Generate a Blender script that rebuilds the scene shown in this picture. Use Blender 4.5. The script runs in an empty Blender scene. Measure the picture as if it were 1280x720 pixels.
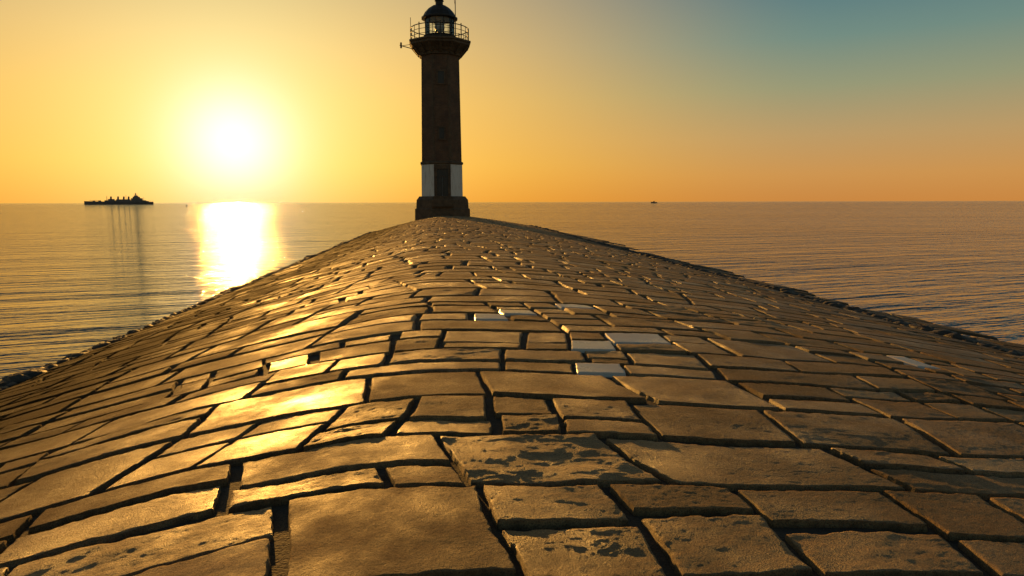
import bpy, bmesh, math, random
import numpy as np
from mathutils import Vector, Matrix
random.seed(7); rng=np.random.RandomState(42)
S=bpy.context.scene
S.view_settings.view_transform='Standard'; S.view_settings.look='None'; S.view_settings.exposure=0

# ---------------- camera ----------------
F=853.3; SEA=-3.2
HY=252.4
th=math.atan((360-HY)/F); psi=math.atan(87/F*math.cos(th))
cam=bpy.data.cameras.new("camera"); cam.sensor_width=36; cam.lens=24; cam.clip_start=0.05; cam.clip_end=90000
co=bpy.data.objects.new("camera",cam); S.collection.objects.link(co); S.camera=co
CL=Vector((0,0,1.5))
R=(Matrix.Rotation(-psi,4,'Z')@Matrix.Rotation(math.pi/2-th,4,'X')@Matrix.Rotation(math.radians(-0.13),4,'Z'))
co.matrix_world=Matrix.Translation(CL)@R
def ray(px,py):
    d=R.to_3x3()@Vector((px-640,360-py,-F)); return d.normalized()
SUN=ray(293,178)
sun_el=math.asin(SUN.z); sun_az=math.atan2(SUN.x,SUN.y)

# ---------------- node helper ----------------
class NT:
    def __init__(s,nt): s.nt=nt; nt.nodes.clear()
    def n(s,t,props=None,**inp):
        nd=s.nt.nodes.new(t)
        for k,v in (props or {}).items(): setattr(nd,k,v)
        for k,v in inp.items():
            key=k
            if k.startswith('i') and k[1:].isdigit(): key=int(k[1:])
            else: key=k.replace('_',' ')
            sock=nd.inputs[key]
            if isinstance(v,bpy.types.NodeSocket): s.nt.links.new(v,sock)
            else: sock.default_value=v
        return nd
    def m(s,op,a,b=0.0,c=None,clamp=False):
        nd=s.nt.nodes.new('ShaderNodeMath'); nd.operation=op; nd.use_clamp=clamp
        for i,v in enumerate((a,b,c)):
            if v is None: continue
            if isinstance(v,bpy.types.NodeSocket): s.nt.links.new(v,nd.inputs[i])
            else: nd.inputs[i].default_value=v
        return nd.outputs[0]
    def mix(s,f,a,b,mode='MIX'):
        nd=s.nt.nodes.new('ShaderNodeMix'); nd.data_type='RGBA'; nd.blend_type=mode
        for i,v in ((0,f),(6,a),(7,b)):
            if isinstance(v,bpy.types.NodeSocket): s.nt.links.new(v,nd.inputs[i])
            else: nd.inputs[i].default_value=v if i==0 or len(v)==4 else (*v,1)
        return nd.outputs[2]
    def ramp(s,f,stops,interp='LINEAR'):
        nd=s.nt.nodes.new('ShaderNodeValToRGB'); cr=nd.color_ramp; cr.interpolation=interp
        while len(cr.elements)<len(stops): cr.elements.new(0.5)
        for e,(p,c) in zip(cr.elements,stops):
            e.position=p; e.color=(*c,1) if len(c)==3 else c
        s.nt.links.new(f,nd.inputs[0]); return nd.outputs[0]
    def mr(s,v,a,b,c=0.0,d=1.0,smooth=False):
        nd=s.nt.nodes.new('ShaderNodeMapRange'); nd.clamp=True
        if smooth: nd.interpolation_type='SMOOTHSTEP'
        s.nt.links.new(v,nd.inputs[0])
        for i,x in enumerate((a,b,c,d)): nd.inputs[i+1].default_value=x
        return nd.outputs[0]
def lin(r,g,b):
    f=lambda c:(c/255/12.92) if c/255<=0.04045 else ((c/255+0.055)/1.055)**2.4
    return (f(r),f(g),f(b))

# ---------------- world ----------------
W=bpy.data.worlds.new("World"); S.world=W; W.use_nodes=True
t=NT(W.node_tree)
tc=t.n('ShaderNodeTexCoord').outputs['Generated']
sep=t.n('ShaderNodeSeparateXYZ',i0=tc)
el=t.m('MULTIPLY',t.m('ARCSINE',sep.outputs[2]),180/math.pi)
eln=t.m('DIVIDE',t.m('MAXIMUM',el,0.0),90.0)
dot=t.n('ShaderNodeVectorMath',{'operation':'DOT_PRODUCT'},i0=tc,i1=tuple(SUN)).outputs['Value']
ang=t.m('MULTIPLY',t.m('ARCCOSINE',t.m('MINIMUM',dot,1.0)),180/math.pi)
d=1/90
far=t.ramp(eln,[(0,lin(204,136,66)),(2*d,lin(206,148,80)),(5*d,lin(188,154,102)),(8.5*d,lin(150,152,118)),(12*d,lin(112,139,129)),(16*d,lin(80,118,128)),(30*d,lin(60,92,112)),(1,lin(86,80,74))])
near=t.ramp(eln,[(0,lin(240,156,34)),(3*d,lin(245,178,56)),(8*d,lin(240,182,82)),(12*d,lin(226,178,102)),(17*d,lin(198,166,116)),(30*d,lin(118,108,92)),(1,lin(86,80,74))])
mixf=t.mr(ang,10,47,0,1,True)
sky=t.mix(mixf,near,far)
def glow(amp,sc,pw,col):
    e=t.m('MULTIPLY',t.m('EXPONENT',t.m('MULTIPLY',t.m('POWER',t.m('DIVIDE',ang,sc),pw),-1.0)),amp)
    return t.n('ShaderNodeVectorMath',{'operation':'SCALE'},i0=col,Scale=e).outputs[0]
def add(a,b): return t.n('ShaderNodeVectorMath',{'operation':'ADD'},i0=a,i1=b).outputs[0]
sky=add(sky,glow(0.82,3.8,1.9,(.12,.36,.90)))
sky=add(sky,glow(0.68,9.4,1.45,(.32,.62,.36)))
sky=add(sky,glow(0.16,20.0,1.5,(.9,.80,.26)))
nish=t.n('ShaderNodeTexSky',{'sky_type':'NISHITA','sun_disc':False,'sun_elevation':sun_el,'sun_rotation':sun_az,'dust_density':2.0})
bg1=t.n('ShaderNodeBackground',Color=sky,Strength=0.97)
bg2=t.n('ShaderNodeBackground',Color=nish.outputs[0],Strength=0.004)
ad=t.n('ShaderNodeAddShader',i0=bg1.outputs[0],i1=bg2.outputs[0])
t.n('ShaderNodeOutputWorld',Surface=ad.outputs[0])

sl=bpy.data.lights.new("sun","SUN"); sl.energy=6.0; sl.angle=math.radians(0.5); sl.color=(1,.47,.09)
so=bpy.data.objects.new("sun",sl); S.collection.objects.link(so)
so.rotation_euler=(-SUN).to_track_quat('-Z','Y').to_euler(); so.location=(0,0,40)

def mat(name):
    m=bpy.data.materials.new(name); m.use_nodes=True; return m,NT(m.node_tree)
def simple(name,col,rough=.6,metal=0,nscale=6,var=.35,bump=.3,bs=30):
    m,t=mat(name)
    c=t.n('ShaderNodeTexCoord').outputs['Object']
    nz=t.n('ShaderNodeTexNoise',Vector=c,Scale=nscale,Detail=6.0,Roughness=.6).outputs[0]
    colr=t.mix(t.mr(nz,.3,.7),tuple(x*(1-var) for x in col),tuple(min(1,x*(1+var*.5)) for x in col))
    nb=t.n('ShaderNodeTexNoise',Vector=c,Scale=bs,Detail=4.0).outputs[0]
    b=t.n('ShaderNodeBump',Strength=bump,Distance=.02,Height=nb)
    p=t.n('ShaderNodeBsdfPrincipled',Base_Color=colr,Roughness=rough,Metallic=metal,Normal=b.outputs[0])
    t.n('ShaderNodeOutputMaterial',Surface=p.outputs[0]); return m

# ---------------- noise ----------------
perm=rng.permutation(512); perm=np.concatenate([perm,perm,perm])
GA=rng.rand(512)*2*np.pi; GX=np.cos(GA); GY=np.sin(GA)
def pn(x,y):
    xi=np.floor(x).astype(int); yi=np.floor(y).astype(int); xf=x-xi; yf=y-yi
    u=xf**3*(xf*(xf*6-15)+10); v=yf**3*(yf*(yf*6-15)+10)
    def g(ix,iy,dx,dy):
        h=perm[(perm[ix&511]+iy)&511]; return GX[h]*dx+GY[h]*dy
    a=g(xi,yi,xf,yf); b=g(xi+1,yi,xf-1,yf); c=g(xi,yi+1,xf,yf-1); e=g(xi+1,yi+1,xf-1,yf-1)
    return (a+(b-a)*u)*(1-v)+(c+(e-c)*u)*v
def fbm(x,y,o=4,g=.5):
    r=0;a=1
    for i in range(o):
        r=r+a*pn(x*2**i+i*17.3,y*2**i-i*9.1); a*=g
    return r

# ---------------- pier shape ----------------
XL,XR=-8.2,10.6; Y0,Y1=-8.0,89.0
def prof(x):
    x=np.asarray(x,float)
    return np.where(x<0,-.278*(np.sqrt(x*x+2.25)-1.5),-.194*(np.sqrt(x*x+25)-5))
def place(x,y):
    """flat pier coordinates -> world"""
    w=np.sqrt(np.clip(1-((np.clip(y,77,89)-77)/12.6)**2,0.05,1))
    z=prof(x)-1.3*(np.clip(y-80,0,20)/9)**2 + .05*pn(x*.13+3,y*.11)+.025*pn(x*.5,y*.5+7)
    return x*w,y,z
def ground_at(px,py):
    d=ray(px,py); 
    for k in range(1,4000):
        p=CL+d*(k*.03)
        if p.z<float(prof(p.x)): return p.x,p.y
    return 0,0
wet_glint_pts=[ground_at(*p) for p in [(610,391),(655,391),(735,385),(745,420),(800,417),(766,450),(1135,450)]]

V=[];Fc=[];A=[];nv=0
def add_stone(x0,x1,ya,yb,cell):
    global nv
    w=x1-x0; h=yb-ya; cx=(x0+x1)/2; cy=(ya+yb)/2
    C0,C1,CY,skl,skr=cell
    dist=math.hypot(cx,cy-0) if cy>0 else 12+abs(cy)*2
    step=.011 if dist<4.5 else .017 if dist<8.5 else .04 if dist<16 else .08 if dist<35 else .15
    nx=max(4,int(w/step)); ny=max(4,int(h/step))
    wet_glint=1.0 if any(x0<=a<x1 and ya<=b<yb for a,b in wet_glint_pts) else 0.0
    gap=.005+.012*rng.rand()
    ins=[gap+.05*rng.rand()**4 for _ in range(4)]
    s=np.linspace(0,1,nx+1); q=np.linspace(0,1,ny+1)
    s=s-.35/nx*np.sin(2*np.pi*s)*2; q=q-.35/ny*np.sin(2*np.pi*q)*2
    Sg,Q=np.meshgrid(s,q)
    t1,t2,t3,t4=(rng.rand(4)-.5)*.06*min(1,w)
    lx0=x0+ins[0]; lx1=x1-ins[1]; ly0=ya+ins[2]; ly1=yb-ins[3]
    X=lx0+(lx1-lx0)*Sg; Y=ly0+(ly1-ly0)*Q
    Y=Y+np.abs(t1)*(1-Q)*Sg+np.abs(t2)*(1-Q)*(1-Sg)-np.abs(t3)*Q*Sg-np.abs(t4)*Q*(1-Sg)
    k_=(X-C0)/(C1-C0)
    X=X+(skl*(1-k_)+skr*k_)*(Y-CY)
    r=.010+.016*rng.rand()**2
    ex=np.minimum(Sg,1-Sg)*(lx1-lx0); ey=np.minimum(Q,1-Q)*(ly1-ly0)
    chip=.5+3.4*np.clip(np.abs(pn(X*4+cx*5,Y*4+cy*3))**1.5*1.6+.6*pn(X*15,Y*15),0,1)
    rr=r*chip
    dx=np.clip(rr-ex,0,None)/rr; dy=np.clip(rr-ey,0,None)/rr
    e=np.sqrt(dx*dx+dy*dy)
    drop=-.013*e**1.6
    u_=rng.rand()
    if wet_glint: amp=.001
    else: amp=.0022+.011*u_**2.8
    ox,oy=rng.rand(2)*90
    far=1 if dist<12 else .6
    rel=amp*far*(1.5*fbm(X*1.6+ox,Y*2.1+oy,6,.54)+ .4*(.3-np.abs(fbm(X*2.8+oy,Y*5.2+ox,3,.5))*1.4))
    if dist<9:
        rel=rel+(.0005 if wet_glint else .0007+.0010*rng.rand()**2)*fbm(X*17,Y*21,4,.75)
    ff=1 if dist<10 else .6
    off=(rng.rand()-.5)*.013*ff; tx=(rng.rand()-.5)*.013*ff; ty=(rng.rand()-.5)*.018*ff
    if wet_glint: off=.002; tx*=.2; ty*=.2
    Z=off+tx*(X-cx)+ty*(Y-cy)+rel+drop
    bd=np.zeros_like(Z,bool); bd[0]=bd[-1]=True; bd[:,0]=bd[:,-1]=True
    Z=np.where(bd,Z-.05,Z)
    Xw=X+.14*pn(X*.4+5,Y*.4)+.06*pn(X*1.2,Y*1.2+4)+.010*pn(X*5,Y*5+4)+.007*pn(X*14,Y*14)
    Yw=Y+.55*pn(X*.2,Y*.2+9)+.16*pn(X*.7+2,Y*.7)+.025*pn(X*2.8+8,Y*2.8)+.012*pn(X*8+8,Y*8)+.007*pn(X*17,Y*17)
    PX,PY,PZ=place(Xw,Yw)
    V.append(np.stack([PX,PY,PZ+Z],-1).reshape(-1,3))
    idx=np.arange((nx+1)*(ny+1)).reshape(ny+1,nx+1)+nv
    Fc.append(np.stack([idx[:-1,:-1],idx[:-1,1:],idx[1:,1:],idx[1:,:-1]],-1).reshape(-1,4))
    n=(nx+1)*(ny+1)
    c=np.empty((n,4)); c[:,0]=rng.rand(); c[:,1]=wet_glint; c[:,2]=rng.rand(); c[:,3]=np.clip(1-e,0,1).reshape(-1)
    A.append(c); nv+=n
def split(x0,x1,y0,y1,cell,target):
    w=x1-x0; h=y1-y0
    hasw=any(x0<=a<x1 and y0<=b<y1 for a,b in wet_glint_pts)
    f=.32+.36*rng.rand()
    if h>1.05 or (h>.66 and h>w*1.0 and w<.9):
        m_=y0+h*f; split(x0,x1,y0,m_,cell,target); split(x0,x1,m_,y1,cell,target)
    elif w>2.3 or w*h>target or (hasw and w>.75) or w>h*3.8:
        if h>.75 and w<1.5 and rng.rand()<.4:
            m_=y0+h*f; split(x0,x1,y0,m_,cell,target); split(x0,x1,m_,y1,cell,target)
        else:
            m_=x0+w*f; split(x0,m_,y0,y1,cell,target*(.75+.6*rng.rand())); split(m_,x1,y0,y1,cell,target*(.75+.6*rng.rand()))
    else: add_stone(x0,x1,y0,y1,cell)
y=Y0
while y<Y1:
    big=1.0 if y<8 else 1.3
    h=(.68+1.05*rng.rand())*big
    x=XL+rng.rand()*.3-.3; sk=0
    while x<XR:
        w=(1.4+2.6*rng.rand())*big
        if x<-5: w=min(w,2)
        nsk=(rng.rand()-.5)*.6
        split(x,x+w,y,y+h,(x,x+w,y+h/2,sk,nsk),(.55+1.0*rng.rand())*big)
        x+=w; sk=nsk
    y+=h
V=np.concatenate(V); Fc=np.concatenate(Fc); A=np.concatenate(A)
print("paving verts",len(V))
def np_mesh(name,V,Fq,smooth=True):
    me=bpy.data.meshes.new(name)
    me.vertices.add(len(V)); me.vertices.foreach_set('co',V.astype(np.float32).ravel())
    k=Fq.shape[1]
    me.loops.add(len(Fq)*k); me.loops.foreach_set('vertex_index',Fq.astype(np.int32).ravel())
    me.polygons.add(len(Fq)); me.polygons.foreach_set('loop_start',(np.arange(len(Fq))*k).astype(np.int32))
    me.polygons.foreach_set('loop_total',np.full(len(Fq),k,np.int32))
    me.polygons.foreach_set('use_smooth',np.full(len(Fq),smooth))
    me.update(calc_edges=True); me.validate(); return me
def link(name,me,parent=None):
    o=bpy.data.objects.new(name,me); S.collection.objects.link(o)
    if parent: o.parent=parent
    return o
pier=bpy.data.objects.new("stone_pier",None); S.collection.objects.link(pier)
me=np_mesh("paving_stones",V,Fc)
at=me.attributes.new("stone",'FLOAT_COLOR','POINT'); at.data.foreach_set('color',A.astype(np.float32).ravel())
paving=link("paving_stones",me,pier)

# stone material
m,t=mat("weathered_granite")
pos=t.n('ShaderNodeTexCoord').outputs['Object']
a=t.n('ShaderNodeAttribute',{'attribute_name':'stone'})
sa=t.n('ShaderNodeSeparateColor',Color=a.outputs['Color'])
rnd,wet_glint,rnd2=sa.outputs
edge=a.outputs['Alpha']
n1=t.n('ShaderNodeTexNoise',Vector=pos,Scale=3.2,Detail=8.0,Roughness=.65).outputs[0]
n2=t.n('ShaderNodeTexNoise',Vector=pos,Scale=38.0,Detail=6.0,Roughness=.7).outputs[0]
n3=t.n('ShaderNodeTexNoise',Vector=pos,Scale=.6,Detail=4.0,Roughness=.6).outputs[0]
n4=t.n('ShaderNodeTexNoise',Vector=pos,Scale=130.0,Detail=3.0,Roughness=.75).outputs[0]
base=t.ramp(rnd,[(0,(.20,.112,.042)),(.35,(.30,.175,.07)),(.7,(.38,.235,.10)),(1,(.48,.33,.17))])
c=t.mix(t.mr(n1,.35,.68),base,t.mix(.55,base,(.11,.058,.02)),'MIX')
c=t.mix(t.m('MULTIPLY',t.mr(n2,.42,.72),.5),c,(.52,.34,.15))
c=t.mix(t.m('MULTIPLY',t.mr(n4,.46,.64),.75),c,(.05,.028,.012))
c=t.mix(t.m('MULTIPLY',t.mr(n3,.46,.68),.45),c,(.13,.072,.026))
c=t.mix(t.mr(edge,.0,.6,.8,0),c,(.028,.019,.010))
c=t.mix(t.m('MULTIPLY',wet_glint,.78),c,(.60,.56,.48))  # wet stones: pale sky reflection painted into their base colour
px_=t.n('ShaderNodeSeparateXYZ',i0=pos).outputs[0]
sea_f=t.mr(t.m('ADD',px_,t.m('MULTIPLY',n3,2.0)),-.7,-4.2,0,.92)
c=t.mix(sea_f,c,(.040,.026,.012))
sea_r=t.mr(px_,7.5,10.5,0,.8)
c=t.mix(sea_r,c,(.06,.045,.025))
pn_=t.n('ShaderNodeTexNoise',Vector=pos,Scale=1.3,Detail=6.0,Roughness=.65).outputs[0]
rough=t.mr(pn_,.36,.60,.48,.84)
rough=t.m('ADD',rough,t.m('MULTIPLY',t.m('SUBTRACT',rnd2,.5),.26))
rough=t.m('SUBTRACT',rough,t.m('MULTIPLY',wet_glint,.32))
rough=t.m('ADD',rough,t.m('MULTIPLY',sea_f,.2))
rough=t.m('MAXIMUM',rough,.2)
hsum=t.m('ADD',t.m('MULTIPLY',n2,.8),t.m('MULTIPLY',n4,.7))
vor=t.n('ShaderNodeTexVoronoi',Vector=pos,Scale=26.0).outputs[0]
hsum=t.m('ADD',hsum,t.m('MULTIPLY',t.mr(vor,0,.35),.10))
bs=t.m('SUBTRACT',1.0,t.m('MULTIPLY',wet_glint,.85))
b=t.n('ShaderNodeBump',Strength=bs,Distance=.024,Height=hsum)
p=t.n('ShaderNodeBsdfPrincipled',Base_Color=c,Roughness=rough,Normal=b.outputs[0])
t.nt.links.new(t.m('SUBTRACT',.40,t.m('MULTIPLY',sea_f,.40)),p.inputs['Specular IOR Level'])
t.n('ShaderNodeOutputMaterial',Surface=p.outputs[0])
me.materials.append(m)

# bedding + flanks (one mesh from side to side)
xs=np.concatenate([[XL-3.2,XL-1.6,XL-.5],np.linspace(XL-.1,XR+.1,90),[XR+.5,XR+1.8,XR+3.6]])
ys=np.linspace(Y0-.3,Y1+.3,600)
X,Y=np.meshgrid(xs,ys)
PX,PY,PZ=place(X,Y)
flank=np.where(X<XL-.15,-(XL-X)*.75,np.where(X>XR+.15,-(X-XR)*.75,0))
PZ=PZ-.040+flank+np.where(flank<0,.1*pn(X*2,Y*2),0)+.010*pn(X*6,Y*6)
Vb=np.stack([PX,PY,PZ],-1).reshape(-1,3)
idx=np.arange(X.size).reshape(X.shape)
Fb=np.stack([idx[:-1,:-1],idx[:-1,1:],idx[1:,1:],idx[1:,:-1]],-1).reshape(-1,4)
def cap(row,dy,flip):
    global Vb,Fb
    base=len(Vb); r=Vb[row].copy(); r[:,1]+=dy; r[:,2]=-5
    Vb=np.concatenate([Vb,r]); k=np.arange(len(row)-1)
    f=np.stack([row[:-1],base+k,base+k+1,row[1:]],-1)
    Fb=np.concatenate([Fb,f if flip else f[:,::-1]])
cap(idx[0],-3,True); cap(idx[-1],5,False)
me=np_mesh("bedding",Vb,Fb); me.materials.append(simple("joint_grit",(.045,.03,.017),.9,0,9,.5,.6,60)); link("bedding",me,pier)

# edge rocks and weed
def ico():
    bm=bmesh.new(); bmesh.ops.create_icosphere(bm,subdivisions=2,radius=1)
    v=np.array([x.co[:] for x in bm.verts]); f=np.array([[q.index for q in x.verts] for x in bm.faces]); bm.free(); return v,f
iv,if_=ico(); RV=[];RF=[];n=0
def rock(x,y,z,r,flat=.55):
    global n
    v=iv.copy(); o=rng.rand(3)*50
    k=1+.45*pn(v[:,0]*1.3+o[0],v[:,1]*1.3+v[:,2]+o[1])*1.6+.2*pn(v[:,0]*3+o[2],v[:,2]*3+v[:,1]*2)
    v=v*k[:,None]*np.array([r*(.8+.6*rng.rand()),r*(.8+.6*rng.rand()),r*flat])
    an=rng.rand()*6.28; c_,s_=math.cos(an),math.sin(an)
    v=np.stack([v[:,0]*c_-v[:,1]*s_,v[:,0]*s_+v[:,1]*c_,v[:,2]],-1)+np.array([x,y,z])
    RV.append(v); RF.append(if_+n); n+=len(v)
for side in (-1,1):
    E=XL if side<0 else XR
    for k in range(3600):
        yy=Y0+(Y1-Y0)*rng.rand()
        if k%2: yy=rng.rand()**1.5*60
        cl=float(pn(np.array([yy*.5]),np.array([side*3.3]))[0])
        o=abs(rng.randn())*.45-.25 if k%3 else rng.rand()*3.0
        if o>3: continue
        r=.06+.10*rng.rand() + (.18*rng.rand() if o>.6 else 0)+max(0,cl)*.28
        fx=E+side*o
        X_,Y_,Z_=place(np.array([fx]),np.array([yy]))
        zz=Z_[0]-(max(0,o)*.75)-(.03 if o<.2 else 0)
        rock(float(X_[0]),yy,zz,r)
for k in range(500):
    an=rng.rand()*math.pi; rr=1+.5*rng.rand()
    rock(math.cos(an)*4*rr,Y1-2+math.sin(an)*5*rr,-1.6-1.6*rng.rand(),.3+.4*rng.rand())
me=np_mesh("rock_rubble",np.concatenate(RV),np.concatenate(RF)); 
me.materials.append(simple("weedy_rock",(.040,.028,.015),.7,0,5,.6,.9,25)); link("seaweed_rocks",me)

# ---------------- sea ----------------
rings=[0,30,60,100,160,260,420,700,1200,2000,4000,8000,16000,32000,60000]
sv=[(0,0,SEA)];sf=[];N=96
for r in rings[1:]:
    for k in range(N):
        sv.append((r*math.cos(2*math.pi*k/N),r*math.sin(2*math.pi*k/N),SEA))
for k in range(N): sf.append((0,1+k,1+(k+1)%N))
for i in range(len(rings)-2):
    for k in range(N):
        a0=1+i*N; b0=a0+N; sf.append((a0+k,b0+k,b0+(k+1)%N,a0+(k+1)%N))
me=bpy.data.meshes.new("sea"); me.from_pydata(sv,[],sf); me.update()
sea=link("sea",me)
m,t=mat("sea_water")
pos=t.n('ShaderNodeTexCoord').outputs['Object']
def wn(sx,sy,rot,sc,det,ro=.6):
    m1=t.n('ShaderNodeMapping',Vector=pos,Rotation=(0,0,rot))
    mp=t.n('ShaderNodeMapping',Vector=m1.outputs[0],Scale=(sx,sy,1))
    return t.n('ShaderNodeTexNoise',Vector=mp.outputs[0],Scale=sc,Detail=det,Roughness=ro).outputs[0]
h1=wn(.17,1,-.27,.45,4.0,.6); h2=wn(.27,1,-.34,1.6,4.0); h3=wn(.08,.5,-.28,.14,2.0); h4=wn(.8,1,.5,2.6,2.0)
# patches of calmer and breezier water
wind=t.mr(wn(.4,1,.2,.012,3.0),.38,.62,.75,1.2)
h=t.m('ADD',t.m('ADD',t.m('MULTIPLY',h1,1.9),t.m('MULTIPLY',h2,.5)),t.m('ADD',t.m('MULTIPLY',h3,1.2),t.m('MULTIPLY',h4,.06)))
b=t.n('ShaderNodeBump',Strength=1.0,Distance=1.0,Height=t.m('MULTIPLY',h,wind))
p=t.n('ShaderNodeBsdfPrincipled',Base_Color=(.05,.13,.17,1),Roughness=.06,IOR=1.33,Normal=b.outputs[0])
t.n('ShaderNodeOutputMaterial',Surface=p.outputs[0]); me.materials.append(m)

# ---------------- bmesh part helpers ----------------
def part(name,parent,material,build,smooth=False,bevel=0):
    bm=bmesh.new(); build(bm)
    bmesh.ops.recalc_face_normals(bm,faces=bm.faces)
    me=bpy.data.meshes.new(name); bm.to_mesh(me); bm.free()
    for f in me.polygons: f.use_smooth=smooth
    me.materials.append(material)
    o=link(name,me,parent)
    if bevel:
        md=o.modifiers.new("b",'BEVEL'); md.width=bevel; md.segments=2; md.limit_method='ANGLE'
    return o
def prism(bm,rings,nsides,rot=None,cx=0,cy=0):
    """rings: list of (apothem,z)"""
    uv=bm.loops.layers.uv.verify()
    rot=math.pi/nsides if rot is None else rot
    L=[]
    for r,z in rings:
        R_=r/math.cos(math.pi/nsides)
        L.append([bm.verts.new((cx+R_*math.cos(rot+2*math.pi*k/nsides),cy+R_*math.sin(rot+2*math.pi*k/nsides),z)) for k in range(nsides)])
    for i in range(len(L)-1):
        for k in range(nsides):
            k2=(k+1)%nsides
            f=bm.faces.new((L[i][k],L[i][k2],L[i+1][k2],L[i+1][k]))
            s=2*rings[0][0]*math.tan(math.pi/nsides)
            zs=(rings[i][1],rings[i][1],rings[i+1][1],rings[i+1][1])
            us=(k*s,(k+1)*s,(k+1)*s,k*s)
            for l,u_,z_ in zip(f.loops,us,zs): l[uv].uv=(u_,z_)
    bm.faces.new(L[0][::-1]); bm.faces.new(L[-1])
def box(bm,x0,x1,y0,y1,z0,z1):
    v=[bm.verts.new((x,y,z)) for z in (z0,z1) for x,y in ((x0,y0),(x1,y0),(x1,y1),(x0,y1))]
    for f in ((0,3,2,1),(4,5,6,7),(0,1,5,4),(1,2,6,5),(2,3,7,6),(3,0,4,7)): bm.faces.new([v[i] for i in f])
def rod(bm,a,b,r,n=6,r2=None):
    a=Vector(a);b=Vector(b);d=b-a;q=d.to_track_quat('Z','Y').to_matrix()
    r2=r if r2 is None else r2
    A_=[bm.verts.new(a+q@Vector((r*math.cos(2*math.pi*k/n),r*math.sin(2*math.pi*k/n),0))) for k in range(n)]
    B_=[bm.verts.new(b+q@Vector((r2*math.cos(2*math.pi*k/n),r2*math.sin(2*math.pi*k/n),0))) for k in range(n)]
    for k in range(n): bm.faces.new((A_[k],A_[(k+1)%n],B_[(k+1)%n],B_[k]))
    bm.faces.new(A_[::-1]); bm.faces.new(B_)

# ---------------- lighthouse ----------------
LH=bpy.data.objects.new("lighthouse",None); S.collection.objects.link(LH); LH.location=(0,80,0); LH.rotation_euler=(0,0,math.radians(1.5))
mb,t=mat("brick")
uvn=t.n('ShaderNodeTexCoord').outputs['UV']
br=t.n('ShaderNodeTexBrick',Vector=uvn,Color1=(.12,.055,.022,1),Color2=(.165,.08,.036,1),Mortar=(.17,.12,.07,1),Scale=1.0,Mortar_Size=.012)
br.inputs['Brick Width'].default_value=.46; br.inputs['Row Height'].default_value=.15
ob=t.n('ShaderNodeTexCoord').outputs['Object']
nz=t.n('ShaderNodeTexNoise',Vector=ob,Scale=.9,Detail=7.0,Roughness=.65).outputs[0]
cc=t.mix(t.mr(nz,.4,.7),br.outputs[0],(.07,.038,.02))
bb=t.n('ShaderNodeBump',Strength=.5,Distance=.02,Height=br.outputs['Fac']); bb.invert=True
p=t.n('ShaderNodeBsdfPrincipled',Base_Color=cc,Roughness=.75,Normal=bb.outputs[0]); t.n('ShaderNodeOutputMaterial',Surface=p.outputs[0])
m_white,t=mat("white_paint")
ob=t.n('ShaderNodeTexCoord').outputs['Object']
mp=t.n('ShaderNodeMapping',Vector=ob,Scale=(3,3,.5)).outputs[0]
nz=t.n('ShaderNodeTexNoise',Vector=mp,Scale=1.5,Detail=8.0,Roughness=.7).outputs[0]
cc=t.mix(t.mr(nz,.50,.76),(.70,.67,.61),(.30,.23,.16))
p=t.n('ShaderNodeBsdfPrincipled',Base_Color=cc,Roughness=.6); t.n('ShaderNodeOutputMaterial',Surface=p.outputs[0])
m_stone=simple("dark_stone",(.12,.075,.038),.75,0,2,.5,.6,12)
m_metal=simple("black_iron",(.02,.02,.02),.45,.4,3,.3,.1,20)
m_door=simple("door_paint",(.035,.035,.03),.5,0,3,.3,.2,20)
m_copper=simple("dark_roof",(.03,.026,.022),.45,.5,3,.3,.1,10)
m_wgrey=simple("light_grey_paint",(.5,.5,.48),.5,0,3,.3,.1,10)
m_glass,t=mat("lantern_glass")
tr=t.n('ShaderNodeBsdfTransparent',Color=(.92,.95,.95,1)); gl=t.n('ShaderNodeBsdfGlossy',Color=(.9,.9,.9,1),Roughness=.03)
fr=t.n('ShaderNodeFresnel',IOR=1.5)
mx=t.n('ShaderNodeMixShader',i0=fr.outputs[0],i1=tr.outputs[0],i2=gl.outputs[0]); t.n('ShaderNodeOutputMaterial',Surface=mx.outputs[0])
def P(name,mtl,build,**k): return part(name,LH,mtl,build,**k)
P("plinth",m_stone,lambda bm:(prism(bm,[(3.15,-1.6),(3.12,.75),(2.98,.76),(2.92,1.75),(2.75,1.95),(2.62,2.15)],8)),bevel=.05)
P("white_base",m_white,lambda bm:(prism(bm,[(2.33,2.15),(2.30,5.7)],8)))
P("string_course",m_stone,lambda bm:(prism(bm,[(2.34,5.7),(2.42,5.78),(2.42,5.95),(2.27,6.05)],8)),bevel=.02)
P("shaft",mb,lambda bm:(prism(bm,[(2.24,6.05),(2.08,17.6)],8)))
def quoins(bm):
    for k in range(8):
        an=math.pi/8+k*math.pi/4
        for i in range(29):
            z=6.08+i*.395; ap=2.24-(z-6.05)*.16/11.55
            Rr=ap/math.cos(math.pi/8)
            s=.20 if i%2 else .13
            c_=Vector((math.cos(an),math.sin(an),0)); tt=Vector((-math.sin(an),math.cos(an),0))
            o=c_*(Rr+.012)
            vs=[]
            for zz in (z,z+.36):
                for a_,b_ in ((0,0),(-s*math.sin(math.pi/8)*1.0,s),( -.3,s*.8),(-.3,-s*.8),(-s*math.sin(math.pi/8)*1.0,-s)):
                    q=o+c_*a_+tt*b_; vs.append(bm.verts.new((q.x,q.y,zz)))
            for j in range(5): bm.faces.new((vs[j],vs[(j+1)%5],vs[5+(j+1)%5],vs[5+j]))
            bm.faces.new(vs[4::-1]); bm.faces.new(vs[5:])
P("quoins",m_stone,quoins)
P("corbelled_cornice",m_stone,lambda bm:(prism(bm,[(2.10,17.6),(2.30,17.68),(2.30,17.95),(2.42,18.05),(2.62,18.35),(2.95,18.6),(3.25,18.78),(3.25,19.0),(3.38,19.05),(3.38,19.25)],8)),bevel=.02)
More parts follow.
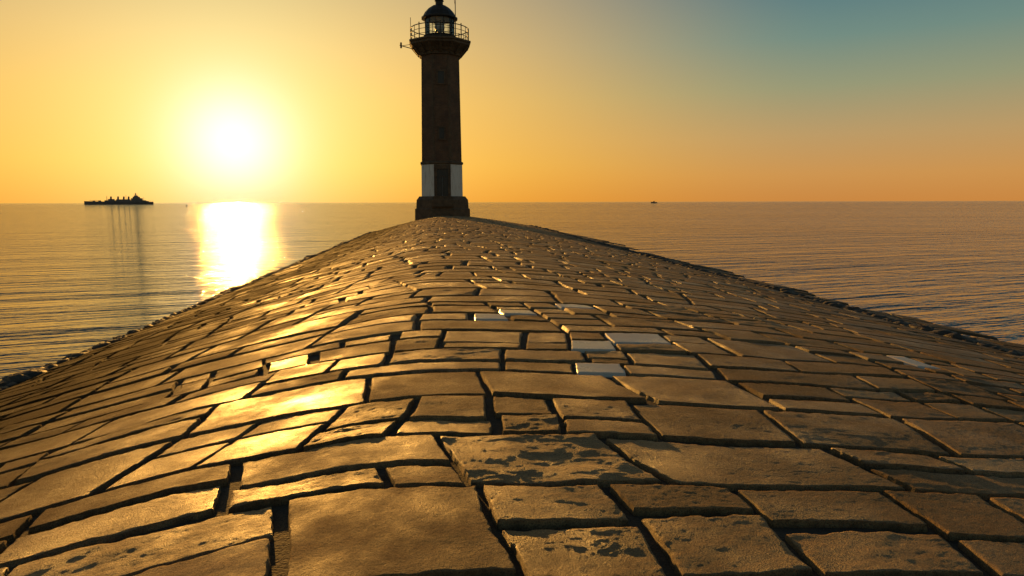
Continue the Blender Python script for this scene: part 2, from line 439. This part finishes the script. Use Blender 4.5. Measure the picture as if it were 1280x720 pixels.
def corbels(bm):
    for k in range(16):
        an=k*math.pi/8; c_=Vector((math.cos(an),math.sin(an),0)); tt=Vector((-math.sin(an),math.cos(an),0))
        vs=[]
        for sgn in (-.12,.12):
            for r,z in ((2.2,17.75),(2.45,17.8),(3.2,18.7),(2.2,18.7)):
                q=c_*(r*(1.0 if k%2==0 else 1.05))+tt*sgn; vs.append(bm.verts.new((q.x,q.y,z)))
        bm.faces.new(vs[:4]); bm.faces.new(vs[7:3:-1])
        for j in range(4): bm.faces.new((vs[j],vs[4+j],vs[4+(j+1)%4],vs[(j+1)%4]))
P("corbels",m_stone,corbels)
def rail(bm):
    n=24; r=3.22
    pts=[(r*math.cos(2*math.pi*k/n),r*math.sin(2*math.pi*k/n)) for k in range(n)]
    for k in range(n):
        x,y_=pts[k]; x2,y2=pts[(k+1)%n]
        big=k%3==0
        rod(bm,(x,y_,19.25),(x,y_,20.9 if big else 20.7),.055 if big else .03,6)
        for z,rr in ((20.7,.05),(20.2,.028),(19.7,.028)): rod(bm,(x,y_,z),(x2,y2,z),rr,6)
P("gallery_railing",m_metal,rail)
P("lantern_wall",m_copper,lambda bm:prism(bm,[(1.72,19.25),(1.72,19.85),(1.78,19.87),(1.78,19.96),(1.6,19.98)],12))
P("lantern_glazing",m_glass,lambda bm:prism(bm,[(1.58,19.98),(1.58,21.75)],12))
def mull(bm):
    n=12;r=1.64
    pts=[(r*math.cos(math.pi/12+2*math.pi*k/n),r*math.sin(math.pi/12+2*math.pi*k/n)) for k in range(n)]
    for k in range(n):
        x,y_=pts[k]; x2,y2=pts[(k+1)%n]
        rod(bm,(x,y_,19.9),(x,y_,21.8),.05,6)
        rod(bm,(x,y_,20.85),(x2,y2,20.85),.03,6)
P("glazing_bars",m_metal,mull)
P("lens",m_wgrey,lambda bm:prism(bm,[(.25,19.98),(.25,20.4),(.42,20.5),(.55,20.8),(.55,21.0),(.42,21.3),(.18,21.45)],12),smooth=True)
P("lantern_roof",m_copper,lambda bm:prism(bm,[(1.6,21.7),(2.0,21.78),(2.0,21.92),(1.85,22.0),(1.6,22.45),(1.2,22.9),(.75,23.2),(.42,23.32),(.42,23.7),(.52,23.74),(.5,23.8),(.3,24.05),(.08,24.15),(.06,24.5)],16),smooth=False)
def fin(bm):
    bmesh.ops.create_uvsphere(bm,u_segments=12,v_segments=8,radius=.22,matrix=Matrix.Translation((0,0,24.55)))
    rod(bm,(0,0,24.6),(0,0,26.2),.035)
    rod(bm,(-.5,0,25.4),(.5,0,25.4),.02); rod(bm,(.5,0,25.4),(.3,0,25.55),.02)
P("weather_vane",m_metal,fin,smooth=True)
P("aerial",m_metal,lambda bm:(rod(bm,(1.75,-.6,20.0),(1.75,-.6,24.9),.045),rod(bm,(1.75,-.6,23.0),(1.55,-.6,24.4),.02),rod(bm,(1.4,-.3,21.4),(1.75,-.6,21.4),.03)))
P("bracket_arm",m_metal,lambda bm:(rod(bm,(-3.0,-.6,18.4),(-4.45,-.6,18.75),.05),rod(bm,(-3.1,-.6,18.9),(-4.2,-.6,18.7),.03),rod(bm,(-4.3,-.6,18.45),(-4.3,-.6,19.05),.10,8),rod(bm,(-3.2,-1.2,19.0),(-3.2,-1.2,21.6),.03)))
yb=-2.33
def doorframe(bm):
    box(bm,-.93,-.62,yb-.09,yb+.1,2.17,5.15); box(bm,.62,.93,yb-.09,yb+.1,2.17,5.15)
    box(bm,-.93,.93,yb-.11,yb+.1,5.153,5.68)
    box(bm,-1.0,1.0,yb-.55,yb+.05,1.75,2.16)
    box(bm,-1.2,1.2,yb-1.0,yb+.0,1.0,1.747)
P("door_surround",m_stone,doorframe,bevel=.02)
def door(bm):
    box(bm,-.615,-.01,yb-.03,yb+.08,2.17,4.35); box(bm,.01,.615,yb-.03,yb+.08,2.17,4.35)
    for sx in (-.5,.12):
        for z in (2.35,3.35): box(bm,sx,sx+.38,yb-.055,yb-.033,z,z+.8)
    box(bm,-.615,.615,yb-.05,yb+.08,4.353,4.45)
P("door",m_door,door,bevel=.01)
P("fanlight",m_door,lambda bm:(box(bm,-.61,.61,yb-.01,yb+.06,4.453,5.15),box(bm,-.03,.03,yb-.04,yb-.012,4.46,5.14)))
def win(bm,z0,z1,w,frame):
    z=(z0+z1)/2; ap=2.24-(z-6.05)*.16/11.55
    if frame:
        box(bm,-w-.14,-w,-ap-.07,-ap+.1,z0-.1,z1+.1); box(bm,w,w+.14,-ap-.07,-ap+.1,z0-.1,z1+.1)
        box(bm,-w-.2,w+.2,-ap-.1,-ap+.1,z1+.103,z1+.28); box(bm,-w-.22,w+.22,-ap-.14,-ap+.1,z0-.25,z0-.103)
    else:
        box(bm,-w+.003,w-.003,-ap-.03,-ap+.05,z0-.1,z1+.1)
def wins(fr): 
    def f(bm):
        win(bm,14.6,15.7,.33,fr); win(bm,8.6,9.6,.28,fr)
    return f
P("window_surrounds",m_stone,wins(True)); P("window_panes",m_door,wins(False))

# ---------------- ship ----------------
def sea_pt(px,py=None,dist=None):
    d_=ray(px,253); d_.z=0; d_.normalize(); return Vector((d_.x*dist,d_.y*dist,SEA)),d_
m_ship=simple("warship_grey",(.16,.15,.14),.6,0,.1,.2,0,1)
pt,dd=sea_pt(150,dist=2050)
ship=bpy.data.objects.new("warship",None); S.collection.objects.link(ship); ship.location=pt
ship.rotation_euler=(0,0,math.atan2(dd.y,dd.x)-math.pi/2+math.radians(6))
def hull(bm):
    st=[(-79,0,8.6,9.2),(-70,3.0,5.5,8.9),(-52,7,3,8.4),(-20,9,1,7.8),(20,9.2,1,7.4),(55,8.2,1.5,7.2),(70,6.5,3,7.2),(77,5,5,7.2)]
    L=[]
    for x,w,lo,hi in st:
        w=max(w,.15)
        L.append([bm.verts.new(c) for c in ((x,-w*.7,-1 if x>-70 else 0),(x,-w,hi),(x,w,hi),(x,w*.7,-1 if x>-70 else 0))])
    for a_,b_ in zip(L,L[1:]):
        for j in range(4): bm.faces.new((a_[j],a_[(j+1)%4],b_[(j+1)%4],b_[j]))
    bm.faces.new(L[0]); bm.faces.new(L[-1][::-1])
part("hull",ship,m_ship,hull)
def sup(bm):
    B=lambda x0,x1,w,z0,z1: box(bm,x0,x1,-w,w,z0,z1)
    B(-34,60,6.5,7.0,11.2); B(-26,-12,5,11.2,14.5); B(-8,24,5,11.2,13.6); B(26,52,6,11.2,16.5)
    B(30,46,5,16.5,20.5); B(33,42,4,20.5,23.5); B(60,66,4,7.2,9.5); B(-48,-42,3.4,8,10.8); B(-60,-55,3,8.4,10.6)
    for x in (-46,-58): 
        for s in (-.8,.8): rod(bm,(x,s,10),(x-9,s,11.2),.45)
    rod(bm,(64,0,8.6),(73,0,9.8),.45)
def fun(bm):
    for x in (-20,-4,9,20):
        rod(bm,(x,0,13),(x+.8,0,21),2.3,12,1.9)
def mast(bm):
    rod(bm,(-29,0,10),(-28.5,0,22),.7,8,.4); rod(bm,(-29,-4,18),(-29,4,18),.3)
    rod(bm,(37,0,23),(37,0,31),.9,8,.4); rod(bm,(35,0,23),(37,0,28),.4); rod(bm,(39.5,0,23),(37,0,28),.4)
    rod(bm,(32.5,0,27),(41.5,0,27),.35); rod(bm,(37,-5,26),(37,5,26),.35)
    box(bm,35.5,38.5,-2,2,28,29); rod(bm,(14.5,0,13),(14.5,0,24.5),.5,8,.3); rod(bm,(55,0,11),(55,0,19),.5,8,.3)
    rod(bm,(76,0,7),(76.5,0,11),.2)
part("superstructure",ship,m_ship,sup); part("funnels",ship,m_ship,fun); part("masts",ship,m_ship,mast)

# buoy and distant boat
pt,dd=sea_pt(233,dist=1000)
buoy=bpy.data.objects.new("channel_buoy",None); S.collection.objects.link(buoy); buoy.location=pt
part("float",buoy,m_ship,lambda bm:prism(bm,[(.9,-.5),(1.2,-.1),(1.2,.4),(.8,.7)],12))
part("tower",buoy,m_ship,lambda bm:([rod(bm,(.6*math.cos(a_),.6*math.sin(a_),.6),(.2*math.cos(a_),.2*math.sin(a_),1.5),.08) for a_ in (0,1.57,3.14,4.71)],prism(bm,[(.4,1.5),(.4,1.9),(.1,2.1)],8)))
pt,dd=sea_pt(818,dist=2200)
boat=bpy.data.objects.new("fishing_boat",None); S.collection.objects.link(boat); boat.location=pt
boat.rotation_euler=(0,0,math.atan2(dd.y,dd.x)-math.pi/2)
def bh(bm):
    st=[(-11,.1,4.6),(-7,2.4,3.8),(0,3.2,3),(9,2.8,2.8)]
    L=[[bm.verts.new(c) for c in ((x,-w*.6,-.5),(x,-w,h_),(x,w,h_),(x,w*.6,-.5))] for x,w,h_ in st]
    for a_,b_ in zip(L,L[1:]):
        for j in range(4): bm.faces.new((a_[j],a_[(j+1)%4],b_[(j+1)%4],b_[j]))
    bm.faces.new(L[0]); bm.faces.new(L[-1][::-1])
part("hull",boat,m_ship,bh); part("wheelhouse",boat,m_ship,lambda bm:(box(bm,-4,1,-2,2,3,6),rod(bm,(2,0,3),(2,0,9.5),.2),rod(bm,(7,0,3),(7,0,6.5),.15)))
